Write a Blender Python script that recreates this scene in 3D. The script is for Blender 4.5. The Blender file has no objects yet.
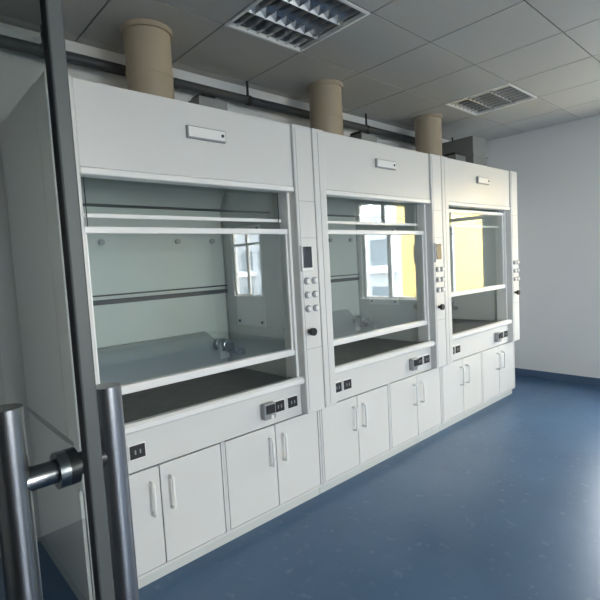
import bpy, bmesh, math
from mathutils import Vector, Matrix
C = bpy.context
def link(o): C.scene.collection.objects.link(o); return o

# ---------------- materials ----------------
def mat(name, col, rough=0.5, metal=0.0, var=0.0, vscale=3.0, bump=0.0, bscale=60.0, spec=0.5):
    m = bpy.data.materials.new(name); m.use_nodes = True
    nt = m.node_tree; b = nt.nodes['Principled BSDF']
    b.inputs['Base Color'].default_value = (*col, 1)
    b.inputs['Roughness'].default_value = rough
    b.inputs['Metallic'].default_value = metal
    b.inputs['Specular IOR Level'].default_value = spec
    tc = nt.nodes.new('ShaderNodeTexCoord')
    if var > 0:
        n = nt.nodes.new('ShaderNodeTexNoise'); n.inputs['Scale'].default_value = vscale
        n.inputs['Detail'].default_value = 4
        nt.links.new(tc.outputs['Object'], n.inputs['Vector'])
        r = nt.nodes.new('ShaderNodeMapRange')
        r.inputs['To Min'].default_value = 1 - var; r.inputs['To Max'].default_value = 1 + var
        nt.links.new(n.outputs['Fac'], r.inputs['Value'])
        v = nt.nodes.new('ShaderNodeVectorMath'); v.operation = 'SCALE'
        v.inputs[0].default_value = col
        nt.links.new(r.outputs[0], v.inputs['Scale'])
        nt.links.new(v.outputs[0], b.inputs['Base Color'])
    if bump > 0:
        n2 = nt.nodes.new('ShaderNodeTexNoise'); n2.inputs['Scale'].default_value = bscale
        nt.links.new(tc.outputs['Object'], n2.inputs['Vector'])
        bp = nt.nodes.new('ShaderNodeBump'); bp.inputs['Strength'].default_value = bump
        bp.inputs['Distance'].default_value = 0.01
        nt.links.new(n2.outputs['Fac'], bp.inputs['Height'])
        nt.links.new(bp.outputs[0], b.inputs['Normal'])
    return m

def glass(name, r0, tint, power=3.0):
    m = bpy.data.materials.new(name); m.use_nodes = True
    nt = m.node_tree; nt.nodes.clear()
    out = nt.nodes.new('ShaderNodeOutputMaterial')
    t = nt.nodes.new('ShaderNodeBsdfTransparent'); t.inputs[0].default_value = (*tint, 1)
    g = nt.nodes.new('ShaderNodeBsdfGlossy'); g.inputs['Roughness'].default_value = 0.0
    lw = nt.nodes.new('ShaderNodeLayerWeight'); lw.inputs['Blend'].default_value = 0.5
    p = nt.nodes.new('ShaderNodeMath'); p.operation = 'POWER'; p.inputs[1].default_value = power
    mr = nt.nodes.new('ShaderNodeMapRange'); mr.inputs['To Min'].default_value = r0
    mx = nt.nodes.new('ShaderNodeMixShader')
    nt.links.new(lw.outputs['Facing'], p.inputs[0]); nt.links.new(p.outputs[0], mr.inputs['Value'])
    nt.links.new(mr.outputs[0], mx.inputs[0]); nt.links.new(t.outputs[0], mx.inputs[1])
    nt.links.new(g.outputs[0], mx.inputs[2]); nt.links.new(mx.outputs[0], out.inputs[0])
    return m

WHITE = mat('hood_white_paint', (0.70, 0.70, 0.69), 0.35, var=0.03, vscale=2)
WHITE2 = mat('bright_white_trim', (0.85, 0.85, 0.84), 0.3, var=0.02)
LINER = mat('hood_liner_grey', (0.60, 0.63, 0.61), 0.4, var=0.05, vscale=4)
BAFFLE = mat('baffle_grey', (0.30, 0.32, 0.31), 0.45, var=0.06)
GAP = mat('dark_gap', (0.05, 0.05, 0.055), 0.8, var=0.1)
WORK = mat('worktop_black_resin', (0.15, 0.15, 0.148), 0.5, var=0.3, vscale=14)
STEEL = mat('brushed_steel', (0.55, 0.56, 0.57), 0.28, 1.0, var=0.08, vscale=40)
DSTEEL = mat('door_handle_steel', (0.33, 0.335, 0.35), 0.3, 1.0, var=0.08, vscale=20)
BLACK = mat('black_plastic', (0.018, 0.018, 0.02), 0.35, var=0.15)
RUBBER = mat('door_edge_rubber', (0.07, 0.08, 0.08), 0.5, var=0.1)
SCREEN = mat('screen_glass', (0.03, 0.035, 0.05), 0.25, var=0.2)
GREYP = mat('grey_plastic', (0.34, 0.35, 0.36), 0.4, var=0.05)
BEIGE = mat('duct_beige_pvc', (0.44, 0.37, 0.27), 0.45, var=0.06, vscale=5)
GREYM = mat('sheet_metal_grey', (0.26, 0.27, 0.27), 0.5, 0.3, var=0.1, vscale=5)
PIPE = mat('dark_pipe', (0.05, 0.055, 0.06), 0.5, var=0.2)
WALL = mat('wall_paint', (0.72, 0.73, 0.73), 0.85, var=0.03, vscale=1.5, bump=0.05)
TBAR = mat('ceiling_joint', (0.10, 0.10, 0.10), 0.8, var=0.05)
FRAMEW = mat('window_frame_white', (0.8, 0.81, 0.8), 0.4, var=0.02)
YELLOW = mat('yellow_render', (0.66, 0.47, 0.17), 0.85, var=0.05, vscale=1)
PALEB = mat('pale_building', (0.30, 0.33, 0.36), 0.9, var=0.1, vscale=0.6)
DWIN = mat('building_window', (0.06, 0.09, 0.12), 0.15, var=0.2)
GROUND = mat('outside_ground', (0.25, 0.25, 0.23), 0.9, var=0.2, vscale=0.3)
BASEB = mat('baseboard_blue', (0.07, 0.12, 0.20), 0.4, var=0.05)
LOUV = mat('louvre_aluminium', (0.62, 0.63, 0.65), 0.22, 1.0, var=0.04)
TUBE = mat('fluorescent_tube', (0.85, 0.86, 0.85), 0.3, var=0.01)
SASH = glass('sash_glass', 0.14, (0.89, 0.95, 0.92), 2.4)
WGL = glass('window_glass', 0.04, (0.97, 0.99, 0.99))
DGL = glass('door_glass', 0.08, (0.88, 0.94, 0.915))

def tile_mat():
    m = mat('ceiling_perforated_tile', (0.50, 0.50, 0.485), 0.55)
    nt = m.node_tree; b = nt.nodes['Principled BSDF']
    tc = nt.nodes.new('ShaderNodeTexCoord')
    vo = nt.nodes.new('ShaderNodeTexVoronoi'); vo.inputs['Scale'].default_value = 60
    vo.inputs['Randomness'].default_value = 0.0
    nt.links.new(tc.outputs['Object'], vo.inputs['Vector'])
    cr = nt.nodes.new('ShaderNodeValToRGB')
    cr.color_ramp.elements[0].position = 0.18; cr.color_ramp.elements[0].color = (0.34, 0.34, 0.33, 1)
    cr.color_ramp.elements[1].position = 0.28; cr.color_ramp.elements[1].color = (0.47, 0.47, 0.455, 1)
    nt.links.new(vo.outputs['Distance'], cr.inputs[0])
    nt.links.new(cr.outputs[0], b.inputs['Base Color'])
    return m
TILE = tile_mat()

def floor_mat():
    m = mat('blue_epoxy_floor', (0.05, 0.11, 0.22), 0.35)
    nt = m.node_tree; b = nt.nodes['Principled BSDF']
    tc = nt.nodes.new('ShaderNodeTexCoord')
    n = nt.nodes.new('ShaderNodeTexNoise'); n.inputs['Scale'].default_value = 1.3; n.inputs['Detail'].default_value = 8
    n.inputs['Roughness'].default_value = 0.65
    nt.links.new(tc.outputs['Object'], n.inputs['Vector'])
    cr = nt.nodes.new('ShaderNodeValToRGB')
    cr.color_ramp.elements[0].position = 0.3; cr.color_ramp.elements[0].color = (0.048, 0.105, 0.200, 1)
    cr.color_ramp.elements[1].position = 0.72; cr.color_ramp.elements[1].color = (0.074, 0.15, 0.265, 1)
    nt.links.new(n.outputs['Fac'], cr.inputs[0])
    n2 = nt.nodes.new('ShaderNodeTexNoise'); n2.inputs['Scale'].default_value = 14; n2.inputs['Detail'].default_value = 6
    nt.links.new(tc.outputs['Object'], n2.inputs['Vector'])
    cr2 = nt.nodes.new('ShaderNodeValToRGB')
    cr2.color_ramp.elements[0].position = 0.60; cr2.color_ramp.elements[0].color = (0, 0, 0, 1)
    cr2.color_ramp.elements[1].position = 0.70; cr2.color_ramp.elements[1].color = (0.55, 0.55, 0.55, 1)
    nt.links.new(n2.outputs['Fac'], cr2.inputs[0])
    mx = nt.nodes.new('ShaderNodeMixRGB'); mx.inputs[2].default_value = (0.14, 0.21, 0.31, 1)
    nt.links.new(cr2.outputs[0], mx.inputs[0]); nt.links.new(cr.outputs[0], mx.inputs[1])
    nt.links.new(mx.outputs[0], b.inputs['Base Color'])
    mr = nt.nodes.new('ShaderNodeMapRange'); mr.inputs['To Min'].default_value = 0.24; mr.inputs['To Max'].default_value = 0.42
    nt.links.new(n2.outputs['Fac'], mr.inputs['Value']); nt.links.new(mr.outputs[0], b.inputs['Roughness'])
    b.inputs['Specular IOR Level'].default_value = 0.4
    return m
FLOOR = floor_mat()

# ---------------- mesh helpers ----------------
def finish(name, bm, m, parent=None, smooth=False):
    me = bpy.data.meshes.new(name); bm.to_mesh(me); bm.free()
    me.materials.append(m)
    if smooth:
        for p in me.polygons: p.use_smooth = True
    o = link(bpy.data.objects.new(name, me))
    if parent: o.parent = parent
    return o
def addbox(bm, x0, x1, y0, y1, z0, z1, bev=0.0, seg=2):
    g = bmesh.ops.create_cube(bm, size=1.0)
    vs = g['verts']
    for v in vs:
        v.co = Vector(((x0+x1)/2+v.co.x*(x1-x0), (y0+y1)/2+v.co.y*(y1-y0), (z0+z1)/2+v.co.z*(z1-z0)))
    if bev > 0:
        es = list({e for v in vs for e in v.link_edges})
        bmesh.ops.bevel(bm, geom=es, offset=bev, segments=seg, affect='EDGES', profile=0.5)
def boxes(name, lst, m, parent=None, bev=0.0, seg=2):
    bm = bmesh.new()
    for b in lst: addbox(bm, *b, bev=bev, seg=seg)
    return finish(name, bm, m, parent)
def addcyl(bm, p0, p1, r0, r1=None, n=24):
    if r1 is None: r1 = r0
    p0 = Vector(p0); p1 = Vector(p1); d = p1-p0
    q = d.to_track_quat('Z', 'Y').to_matrix().to_4x4()
    bmesh.ops.create_cone(bm, cap_ends=True, segments=n, radius1=r0, radius2=r1, depth=d.length,
                          matrix=Matrix.Translation((p0+p1)/2) @ q)
def cyls(name, lst, m, parent=None, n=24):
    bm = bmesh.new()
    for c in lst: addcyl(bm, *c, n=n)
    o = finish(name, bm, m, parent, True)
    md = o.modifiers.new('es', 'EDGE_SPLIT'); md.split_angle = 0.7
    return o
def tube(name, pts, r, m, parent=None):
    P = [Vector(p) for p in pts]
    out = [P[0]]
    for i in range(1, len(P)-1):
        a, b, c = P[i-1], P[i], P[i+1]
        rr = min((b-a).length, (c-b).length)*0.45; rr = min(rr, r*3.5)
        s = b+(a-b).normalized()*rr; e = b+(c-b).normalized()*rr
        for k in range(6):
            t = k/5; out.append((1-t)**2*s+2*t*(1-t)*b+t*t*e)
    out.append(P[-1])
    bm = bmesh.new(); rings = []; N = 12
    up = None
    for i, p in enumerate(out):
        if i == 0: d = out[1]-out[0]
        elif i == len(out)-1: d = out[-1]-out[-2]
        else: d = out[i+1]-out[i-1]
        d.normalize()
        if up is None:
            up = Vector((0, 0, 1)) if abs(d.z) < 0.9 else Vector((1, 0, 0))
        s = d.cross(up).normalized(); up = s.cross(d).normalized()
        rings.append([bm.verts.new(p+r*(math.cos(2*math.pi*k/N)*s+math.sin(2*math.pi*k/N)*up)) for k in range(N)])
    for a, b in zip(rings, rings[1:]):
        for k in range(N): bm.faces.new((a[k], a[(k+1) % N], b[(k+1) % N], b[k]))
    bm.faces.new(rings[0][::-1]); bm.faces.new(rings[-1])
    bmesh.ops.recalc_face_normals(bm, faces=bm.faces)
    return finish(name, bm, m, parent, True)
def quad(name, pts, m, parent=None):
    bm = bmesh.new(); bm.faces.new([bm.verts.new(p) for p in pts]); return finish(name, bm, m, parent)
def prism_x(name, x0, x1, prof, m, parent=None, bev=0):
    bm = bmesh.new()
    a = [bm.verts.new((x0, y, z)) for y, z in prof]; b = [bm.verts.new((x1, y, z)) for y, z in prof]
    n = len(prof)
    bm.faces.new(a); bm.faces.new(b[::-1])
    for i in range(n): bm.faces.new((a[i], b[i], b[(i+1) % n], a[(i+1) % n]))
    bmesh.ops.recalc_face_normals(bm, faces=bm.faces)
    if bev: bmesh.ops.bevel(bm, geom=bm.edges[:], offset=bev, segments=2, affect='EDGES')
    return finish(name, bm, m, parent)
def empty(name, loc=(0, 0, 0)):
    e = bpy.data.objects.new(name, None); e.location = loc; e.empty_display_size = 0.1; return link(e)

# ---------------- dimensions ----------------
D = 2.13; YW = 3.0; XF = 5.8; XN = 0.12; YO = -5.0; HC = 2.92; XC = -2.0
W = 1.473; X0 = [0.575, 2.052, 3.529]; HT = 2.35

# ---------------- room shell ----------------
boxes('floor', [(XC-0.1, XF+0.15, YO-0.15, YW+0.15, -0.12, 0.0)], FLOOR)
boxes('wall_back', [(XC, XF+0.15, YW, YW+0.15, 0, 3.1)], WALL)
A = (-0.55, 1.50); B = (-4.2, -3.2); WZ = (0.9, 2.45)
boxes('wall_far', [(XF, XF+0.15, A[1], YW, 0, 3.1), (XF, XF+0.15, B[1], A[0], 0, 3.1), (XF, XF+0.15, YO-0.15, B[0], 0, 3.1),
    (XF, XF+0.15, A[0], A[1], 0, WZ[0]), (XF, XF+0.15, A[0], A[1], WZ[1], 3.1),
    (XF, XF+0.15, B[0], B[1], 0, WZ[0]), (XF, XF+0.15, B[0], B[1], WZ[1], 3.1)], WALL)
O = (0.5, 3.0)
boxes('wall_opposite', [(XC, O[0], YO-0.15, YO, 0, 3.1), (O[1], XF, YO-0.15, YO, 0, 3.1),
    (O[0], O[1], YO-0.15, YO, 0, WZ[0]), (O[0], O[1], YO-0.15, YO, WZ[1], 3.1)], WALL)
boxes('wall_near', [(0.0, XN, 1.32, YW, 0, 3.1), (0.0, XN, YO, -0.47, 0, 3.1), (0.0, XN, -0.47, 1.32, 2.3, 3.1)], WALL)
boxes('wall_corridor', [(XC-0.15, XC, YO-0.15, YW+0.15, 0, 3.1)], WALL)
boxes('baseboard_far', [(XF-0.012, XF-0.0005, YO+0.02, YW-0.02, 0.0, 0.09)], BASEB)
boxes('baseboard_back', [(5.06, XF-0.014, YW-0.012, YW-0.0005, 0.0, 0.09)], BASEB)
boxes('baseboard_opposite', [(XN+0.01, XF-0.02, YO+0.0005, YO+0.012, 0.0, 0.09)], BASEB)

# ceiling : metal tiles with recessed joints, one object
fx = [(1.62, 2.22), (4.02, 4.62)]; fy = [(1.71, 2.31), (-0.69, -0.09), (-3.09, -2.49)]
bm = bmesh.new(); g = 0.004
gx0 = 1.62-0.6*7; gy0 = 1.71-0.6*12
for i in range(20):
    for j in range(20):
        a0 = gx0+0.6*i; a1 = a0+0.6; b0 = gy0+0.6*j; b1 = b0+0.6
        if any(abs(a0-f[0]) < .01 for f in fx) and any(abs(b0-f[0]) < .01 for f in fy): continue
        a0 = max(a0, XC); a1 = min(a1, XF); b0 = max(b0, YO); b1 = min(b1, YW)
        if a1-a0 < 0.03 or b1-b0 < 0.03: continue
        addbox(bm, a0+g, a1-g, b0+g, b1-g, HC, HC+0.012, bev=0.0025, seg=1)
ceil = finish('ceiling', bm, TILE)
ceil.data.materials.append(TBAR)
bm = bmesh.new(); bm.from_mesh(ceil.data)
n0 = len(bm.faces)
addbox(bm, XC, XF, YO, YW, 3.04, 3.10)
for i in range(20):
    a = gx0+0.6*i
    if XC < a < XF: addbox(bm, a-0.012, a+0.012, YO, YW, HC+0.005, HC+0.009)
for j in range(20):
    b = gy0+0.6*j
    if YO < b < YW: addbox(bm, XC, XF, b-0.012, b+0.012, HC+0.0052, HC+0.0088)
bm.faces.ensure_lookup_table()
for f in bm.faces[n0:]: f.material_index = 1
bm.to_mesh(ceil.data); bm.free()

# recessed louvre lights
for f in fx:
    for h in fy:
        e = empty('louvre_ceiling_light', (f[0], h[0], HC))
        s = 0.6
        boxes('frame', [(0.004, s-0.004, 0.004, 0.022, -0.006, 0.02), (0.004, s-0.004, s-0.022, s-0.004, -0.006, 0.02),
                        (0.004, 0.022, 0.022, s-0.022, -0.006, 0.02), (s-0.022, s-0.004, 0.022, s-0.022, -0.006, 0.02)], WHITE2, e, 0.002)
        boxes('housing', [(0.02, s-0.02, 0.02, s-0.02, 0.105, 0.11), (0.02, 0.025, 0.02, s-0.02, 0.02, 0.105), (s-0.025, s-0.02, 0.02, s-0.02, 0.02, 0.105),
                          (0.02, s-0.02, 0.02, 0.025, 0.02, 0.105), (0.02, s-0.02, s-0.025, s-0.02, 0.02, 0.105)], GREYM, e)
        bm = bmesh.new()
        for k in range(1, 3):
            y = k*s/3
            for sg in (-1, 1):
                vs = [bm.verts.new(c) for c in ((0.025, y, -0.003), (s-0.025, y, -0.003), (s-0.025, y+sg*0.028, 0.05), (0.025, y+sg*0.028, 0.05))]
                bm.faces.new(vs)
        for k in range(1, 8):
            x = k*s/8
            for sg in (-1, 1):
                vs = [bm.verts.new(c) for c in ((x, 0.025, -0.002), (x, s-0.025, -0.002), (x+sg*0.010, s-0.025, 0.045), (x+sg*0.010, 0.025, 0.045))]
                bm.faces.new(vs)
        finish('louvre_blades', bm, LOUV, e)
        cyls('tubes', [((0.04, s*(k+.5)/3, 0.075), (s-0.04, s*(k+.5)/3, 0.075), 0.013) for k in range(3)], TUBE, e, 12)

# ---------------- windows ----------------
def win_far(name, y0, y1, n):
    e = empty(name, (XF+0.07, 0, 0)); z0, z1 = WZ; t = 0.03
    L = [(-t, t, y0, y1, z0, z0+.05), (-t, t, y0, y1, z1-.05, z1), (-t, t, y0, y0+.05, z0+.05, z1-.05), (-t, t, y1-.05, y1, z0+.05, z1-.05)]
    zt = 2.0
    L.append((-t*.8, t*.8, y0+.05, y1-.05, zt-.025, zt+.025))
    for k in range(1, n):
        y = y0+(y1-y0)*k/n; L.append((-t*.8, t*.8, y-.035, y+.035, z0+.05, z1-.05))
    boxes('frame', L, FRAMEW, e)
    quad('glass', [(0, y0, z0), (0, y1, z0), (0, y1, z1), (0, y0, z1)], WGL, e)
    boxes('sill', [(-0.12, -0.03, y0-.03, y1+.03, z0-.0, z0+.02)], FRAMEW, e, .004)
    l = bpy.data.lights.new('daylight_portal', 'AREA'); l.shape = 'RECTANGLE'; l.size = z1-z0; l.size_y = y1-y0
    l.cycles.is_portal = True
    o = link(bpy.data.objects.new('daylight_portal', l)); o.location = (XF+0.12, (y0+y1)/2, (z0+z1)/2); o.rotation_euler = (0, math.pi/2, 0)
win_far('window_1', A[0], A[1], 4)
win_far('window_2', B[0], B[1], 2)
e = empty('added_fill_window', (0, YO-0.07, 0)); z0, z1 = WZ  # unseen window, added in the opposite wall to light the hood fronts
L = [(O[0], O[1], -.03, .03, z0, z0+.05), (O[0], O[1], -.03, .03, z1-.05, z1), (O[0], O[0]+.05, -.03, .03, z0+.05, z1-.05), (O[1]-.05, O[1], -.03, .03, z0+.05, z1-.05)]
for k in range(1, 4):
    x = O[0]+(O[1]-O[0])*k/4; L.append((x-.035, x+.035, -.024, .024, z0+.05, z1-.05))
boxes('frame', L, FRAMEW, e)
quad('glass', [(O[0], 0, z0), (O[1], 0, z0), (O[1], 0, z1), (O[0], 0, z1)], WGL, e)
l = bpy.data.lights.new('daylight_portal', 'AREA'); l.shape = 'RECTANGLE'; l.size = O[1]-O[0]; l.size_y = z1-z0; l.cycles.is_portal = True
o = link(bpy.data.objects.new('daylight_portal', l)); o.location = ((O[0]+O[1])/2, YO-0.12, (z0+z1)/2); o.rotation_euler = (math.pi/2, 0, 0)

# ---------------- outside ----------------
boxes('outside_ground', [(-40, 80, -80, 60, -6.2, -6.0)], GROUND)
e = empty('yellow_building', (8.3, -1.55, -6))
boxes('walls', [(0, 0.25, 0, 1.87, 0, 14)], YELLOW, e)
boxes('window_recess', [(-0.02, 0.0, 0.55, 0.95, 5.2, 6.2)], DWIN, e)
e = empty('apartment_building', (24, -45, -6))
boxes('walls', [(0, 8, 0, 66, 0, 10.5)], PALEB, e)
boxes('building_windows', [(-0.06, 0.0, 1.2+2.4*i, 2.7+2.4*i, 1.2+3*k, 2.8+3*k) for i in range(26) for k in range(3)], DWIN, e)
boxes('balcony_rails', [(-0.5, 0.0, 1.0+4.8*i, 3.2+4.8*i, 0.7+3*k, 1.1+3*k) for i in range(13) for k in range(3)], FRAMEW, e)

# ---------------- fume hoods ----------------
def knob(lst, x, y, z, r, l): lst.append(((x, y, z), (x, y-l, z), r))
def hood(x0, s, idx):
    e = empty('fume_hood', (x0, D, 0))
    xl = 0.105; xr = W-0.155
    boxes('plinth', [(0.0, W, 0.035, 0.84, 0, 0.075)], LINER, e)
    boxes('cabinet_carcass', [(0.003, W-0.003, 0.022, 0.84, 0.075, 0.775)], WHITE, e)
    boxes('door_gap_shadow', [(0.01, W-0.01, 0.0185, 0.0215, 0.08, 0.59)], GAP, e)
    dl = []; sl = []
    for c in (0.37, W-.37):
        dl += [(c-0.350, c-0.0025, 0, 0.018, 0.085, 0.583), (c+0.0025, c+0.350, 0, 0.018, 0.085, 0.583)]
    sl = [(0.001, 0.0145, 0, .02, .08, .59), (W/2-.0125, W/2-.001, 0, .02, .08, .59), (W/2+.001, W/2+.0125, 0, .02, .08, .59), (W-.0145, W-.001, 0, .02, .08, .59)]
    boxes('cabinet_doors', dl, WHITE, e, .003)
    boxes('stiles', sl, WHITE, e)
    boxes('lower_rail', [(0.001, W-.001, 0.004, .03, .066, .081)], WHITE, e)
    for k, c in enumerate((0.37, W-.37)):
        for j, sg in enumerate((-1, 1)):
            hx = c+sg*0.05
            tube('door_handle_%d' % (k*2+j+1), [(hx, 0.0, .355), (hx, -.036, .355), (hx, -.036, .515), (hx, 0.0, .515)], .0075, WHITE2, e)
    boxes('control_fascia', [(0.001, W-.001, -0.004, .03, .592, .785)], WHITE, e, .003)
    sx = [0.165, 0.265, 1.135, 1.24]
    boxes('socket_frames', [(x-.043, x+.043, -.012, -.003, .652, .728) for x in sx], WHITE2, e, .004)
    boxes('socket_plates', [(x-.037, x+.037, -.018, -.011, .658, .722) for x in sx], BLACK, e, .003)
    boxes('socket_holes', [(x+dx-.003, x+dx+.003, -.019, -.0175, .68, .70) for x in sx for dx in (-.012, .012)], GREYP, e)
    boxes('junction_box', [(1.0, 1.085, -.045, -.003, .640, .735)], GREYP, e, .008)
    boxes('junction_box_window', [(1.010, 1.075, -.050, -.044, .675, .727)], BLACK, e, .003)
    cyls('junction_box_knob', [((1.043, -.045, .660), (1.043, -.062, .660), .010)], WHITE2, e)
    boxes('worktop', [(0.0, W, .02, .84, .785, .808)], WORK, e, .003)
    prism_x('front_airfoil', xl-.02, xr+.02, [(-.035, .79), (-.045, .80), (-.045, .822), (-.03, .834), (.02, .828), (.02, .818), (-.01, .81), (-.01, .79)], WHITE2, e)
    boxes('spill_lip', [(xl, xr, .05, .07, .808, .822)], WORK, e, .004)
    boxes('post_left', [(0.001, xl, -.06, .10, .60, HT)], WHITE, e, .008, 3)
    boxes('post_right', [(xr, W-.001, -.06, .10, .60, HT)], WHITE, e, .008, 3)
    boxes('post_seams', [(0.045, 0.048, -.0612, -.059, .62, HT-.02), (xr+.018, xr+.0205, -.0612, -.059, .62, HT-.02)], GREYP, e)
    boxes('post_panel_joints', [(xr+.02, W-.008, -.0612, -.059, z, z+.0025) for z in (1.0, 1.68, 1.9)], GREYP, e)
    boxes('outer_sides', [(0.001, .018, .10, .84, .808, HT), (W-.018, W-.001, .10, .84, .808, HT)], WHITE, e)
    boxes('outer_back', [(.018, W-.018, .82, .84, .808, HT)], LINER, e)
    boxes('top_panel', [(0.018, W-.018, .1, .82, HT-.02, HT)], LINER, e)
    boxes('liner_sides', [(xl-.02, xl, .10, .80, .808, 2.2), (xr, xr+.02, .10, .80, .808, 2.2)], LINER, e)
    boxes('liner_top', [(xl, xr, .05, .80, 2.2, 2.22)], LINER, e)
    boxes('slot_backing', [(xl, xr, .79, .80, .808, 2.2)], BAFFLE, e)
    boxes('baffle_panels', [(xl+.01, xr-.01, .742, .752, .87, 1.345), (xl+.01, xr-.01, .742, .752, 1.375, 1.93)], LINER, e, .002)
    boxes('baffle_slot_rail', [(xl, xr, .735, .765, 1.345, 1.372)], GAP, e)
    prism_x('baffle_top', xl+.01, xr-.01, [(.742, 1.95), (.752, 1.95), (.60, 2.19), (.59, 2.19)], LINER, e)
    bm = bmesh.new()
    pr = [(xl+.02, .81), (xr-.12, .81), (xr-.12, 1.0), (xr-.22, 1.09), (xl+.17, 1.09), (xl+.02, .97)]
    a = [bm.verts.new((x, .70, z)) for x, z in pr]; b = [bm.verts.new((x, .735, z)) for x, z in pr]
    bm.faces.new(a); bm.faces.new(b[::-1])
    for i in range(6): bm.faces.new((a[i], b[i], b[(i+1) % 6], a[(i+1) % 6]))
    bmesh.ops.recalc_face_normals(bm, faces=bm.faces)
    finish('rear_shade_panel', bm, BAFFLE, e)  # shadow and reflection low on the hood back, shaped as a dark grey panel
    cyls('baffle_ports', [((x, .742, z), (x, .725, z), .018) for x in (.45, .95, xr-.1) for z in (1.72,)], GREYP, e)
    boxes('side_access_panel', [(xr-.006, xr, .30, .62, 1.12, 1.80)], WHITE2, e, .002)
    cyls('side_panel_screws', [((xr-.006, y, z), (xr-.012, y, z), .010) for y in (.33, .59) for z in (1.15, 1.77)], BLACK, e, 12)
    for k, y in enumerate((.58, .68)):
        tube('gooseneck_faucet_%d' % (k+1), [(xr, y, .93), (xr-.07, y, .93), (xr-.07, y, 1.02), (xr-.16, y, 1.02), (xr-.16, y, .96)], .011, STEEL, e)
    cyls('faucet_valves', [((xr, y, .93), (xr-.035, y, .93), .024) for y in (.58, .68)], STEEL, e)
    cyls('cup_sink', [((xr-.16, .63, .808), (xr-.16, .63, .818), .055)], BLACK, e)
    cyls('lamp_tube', [((xl+.15, .35, 2.17), (xr-.15, .35, 2.17), .015)], TUBE, e, 12)
    cyls('support_rods', [((xl, .20, 1.86), (xr, .20, 1.86), .006), ((xl, .735, 1.40), (xr, .735, 1.40), .005)], BLACK, e, 10)
    boxes('header_panel', [(xl+.002, xr-.002, -.045, -.02, 1.985, HT)], WHITE, e, .005)
    boxes('header_top', [(xl, xr, -.02, .10, HT-.02, HT-.001)], WHITE, e)
    boxes('header_lip', [(xl+.002, xr-.002, -.052, .03, 1.955, 1.984)], WHITE2, e, .006)
    boxes('header_nameplate', [(W/2-.115, W/2+.110, -.064, -.045, 2.172, 2.235)], GREYP, e, .006)
    boxes('header_nameplate_face', [(W/2-.108, W/2+.103, -.067, -.0635, 2.180, 2.228)], WHITE2, e, .001)
    cyls('nameplate_lock', [((W/2+.085, -.066, 2.204), (W/2+.085, -.071, 2.204), .008)], BLACK, e, 12)
    boxes('sash_tracks', [(xl, xl+.018, .0, .10, .81, 1.96), (xr-.018, xr, .0, .10, .81, 1.96)], WHITE2, e, .002)
    sx0 = xl+.018; sx1 = xr-.018
    boxes('sash_bottom_rail', [(sx0, sx1, .005, .050, s, s+.042)], WHITE2, e, .008, 3)
    boxes('sash_mid_rail', [(sx0, sx1, .012, .045, s+.745, s+.775)], WHITE2, e, .004)
    boxes('sash_stiles', [(sx0, sx0+.012, .02, .04, s+.04, min(s+.745, 1.95)), (sx1-.012, sx1, .02, .04, s+.04, min(s+.745, 1.95))], WHITE2, e)
    quad('sash_glass', [(sx0, .03, s+.04), (sx1, .03, s+.04), (sx1, .03, s+.746), (sx0, .03, s+.746)], SASH, e)
    quad('upper_glass', [(sx0, .075, 1.80), (sx1, .075, 1.80), (sx1, .075, 2.2), (sx0, .075, 2.2)], SASH, e)
    boxes('upper_glass_rail', [(sx0, sx1, .066, .084, 1.785, 1.805)], WHITE2, e, .003)
    tube('sash_cable_left', [(sx0+.03, .055, s+.775), (sx0+.03, .055, 2.19)], .002, BLACK, e)
    tube('sash_cable_right', [(sx1-.03, .055, s+.775), (sx1-.03, .055, 2.19)], .002, BLACK, e)
    if idx != 2:
        boxes('controller_bezel', [(xr+.006, xr+.094, -.078, -.06, 1.480, 1.635)], WHITE2, e, .005)
        boxes('controller_screen', [(xr+.013, xr+.087, -.081, -.0775, 1.500, 1.628)], SCREEN, e, .002)
    rings = []; caps = []
    for cx in (xr+.048, xr+.112):
        for z in (1.42, 1.335, 1.25):
            knob(rings, cx, -.06, z, .022, .010); knob(caps, cx, -.069, z, .014, .012)
    cyls('valve_escutcheons', rings, GREYP, e); cyls('valve_knobs', caps, WHITE2, e)
    cyls('black_valve_knob', [((xr+.05, -.06, 1.11), (xr+.05, -.085, 1.11), .012), ((xr+.05, -.085, 1.11), (xr+.05, -.105, 1.11), .024)], BLACK, e)
    return e
for i, (x, s) in enumerate(zip(X0, (0.965, 0.965, 1.16))): hood(x, s, i)

# ---------------- ducts ----------------
for i, x in enumerate(X0):
    e = empty('exhaust_duct', (x+W/2-.01, D+.50, HT))
    cyls('duct_pipe', [((0, 0, .10), (0, 0, HC-HT), .13)], BEIGE, e, 48)
    cyls('duct_collar', [((0, 0, 0), (0, 0, .03), .19), ((0, 0, .03), (0, 0, .12), .142)], GREYM, e, 48)
    cyls('duct_joint', [((0, 0, .30), (0, 0, .33), .134), ((0, 0, HC-HT-.03), (0, 0, HC-HT-.001), .145)], BEIGE, e, 48)
    a = empty('damper_actuator', (x+W/2, D+.42, HT))
    boxes('body', [(.20, .40, -.10, .10, 0, .20)], GREYM, a, .006)
    boxes('motor', [(.23, .34, -.07, .05, .20, .23)], BLACK, a, .01)
e = empty('duct_junction_box', (4.69, D+.25, HT))
boxes('body', [(0, .30, 0, .40, 0.0, .40)], GREYM, e, .006)
boxes('flange', [(-.008, .308, -.01, .41, .19, .21)], GREYM, e)
e = empty('ceiling_pipe', (0, 2.90, 2.78))
cyls('pipe', [((XN, 0, 0), (XF, 0, 0), .032)], PIPE, e)
cyls('clamps', [((x, 0, 0), (x+.03, 0, 0), .038) for x in (.8, 2.2, 3.6, 5.2)], BLACK, e)
boxes('hangers', [(x+.008, x+.022, -.006, .006, .03, .14) for x in (.8, 2.2, 3.6, 5.2)], BLACK, e)

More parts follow.
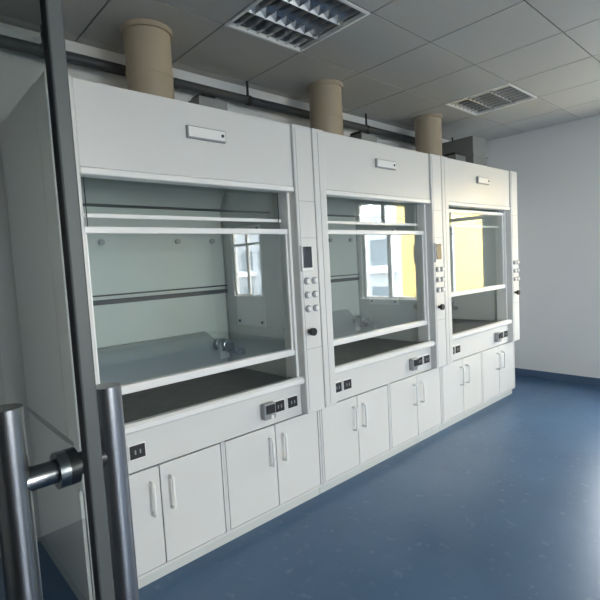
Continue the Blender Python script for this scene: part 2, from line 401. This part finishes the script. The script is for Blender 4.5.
# ---------------- glass door, standing slightly ajar (hinged at the left jamb) ----------------
e = empty('door_1', (0.10, 1.295, 0)); e.rotation_euler = (0, 0, math.radians(2.3))
quad('glass', [(0, -.85, .02), (0, 0, .02), (0, 0, 2.25), (0, -.85, 2.25)], DGL, e)
boxes('edge_frame', [(-.007, .007, -.858, -.843, .012, 2.28)], RUBBER, e, .002)
boxes('rails', [(-.02, .02, -.843, -.005, .012, .10), (-.02, .02, -.843, -.005, 2.2, 2.28)], STEEL, e, .002)
for k, sx in enumerate((1, -1)):
    X = .049*sx; Y = -.771
    cyls('handle_bar_%d' % (k+1), [((X, Y, .76), (X, Y, 1.402), .0155)], DSTEEL, e, 32)
    cyls('handle_standoffs_%d' % (k+1), [((0, Y, z), (X, Y, z), .012) for z in (.86, 1.325)]+[((0, Y, z), (.010*sx, Y, z), .019) for z in (.86, 1.325)], DSTEEL if k else BLACK, e)
e = empty('door_2', (0.0, -.44, 0))
quad('glass', [(-.86, 0, .02), (0, 0, .02), (0, 0, 2.25), (-.86, 0, 2.25)], DGL, e)
boxes('rails', [(-.86, 0, -.02, .02, .012, .10), (-.86, 0, -.02, .02, 2.2, 2.28)], STEEL, e, .002)
boxes('trim_1', [(-.01, XN+.01, 1.30, 1.32, 0, 2.3), (-.01, XN+.01, -.47, -.462, 0, 2.3), (-.01, XN+.01, -.462, 1.30, 2.29, 2.3)], STEEL)

# ---------------- world ----------------
w = bpy.data.worlds.new('World'); C.scene.world = w; w.use_nodes = True
nt = w.node_tree; bg = nt.nodes['Background']
tc = nt.nodes.new('ShaderNodeTexCoord'); sp = nt.nodes.new('ShaderNodeSeparateXYZ')
cr = nt.nodes.new('ShaderNodeValToRGB')
cr.color_ramp.elements[0].position = 0.45; cr.color_ramp.elements[0].color = (0.98, 0.985, 0.96, 1)
cr.color_ramp.elements[1].position = 1.0; cr.color_ramp.elements[1].color = (0.88, 0.93, 1.0, 1)
mr = nt.nodes.new('ShaderNodeMapRange'); mr.inputs['From Min'].default_value = -1
nt.links.new(tc.outputs['Generated'], sp.inputs[0]); nt.links.new(sp.outputs['Z'], mr.inputs['Value'])
nt.links.new(mr.outputs[0], cr.inputs[0]); nt.links.new(cr.outputs[0], bg.inputs['Color'])
bg.inputs['Strength'].default_value = 12.0
C.scene.view_settings.view_transform = 'Standard'
C.scene.view_settings.exposure = 1.2

# ---------------- camera ----------------
cam = bpy.data.cameras.new('camera'); co = link(bpy.data.objects.new('camera', cam))
cam.sensor_width = 36; cam.lens = 466/600*36; cam.clip_start = 0.02
r = Vector((0.7364, -0.6743, -0.0546)); b = Vector((-0.6702, -0.7381, 0.0768)).normalized()
r = (r-b*r.dot(b)).normalized(); u = b.cross(r)
M = Matrix(((r.x, u.x, b.x, 0), (r.y, u.y, b.y, 0), (r.z, u.z, b.z, 1.525), (0, 0, 0, 1)))
co.matrix_world = M
C.scene.camera = co
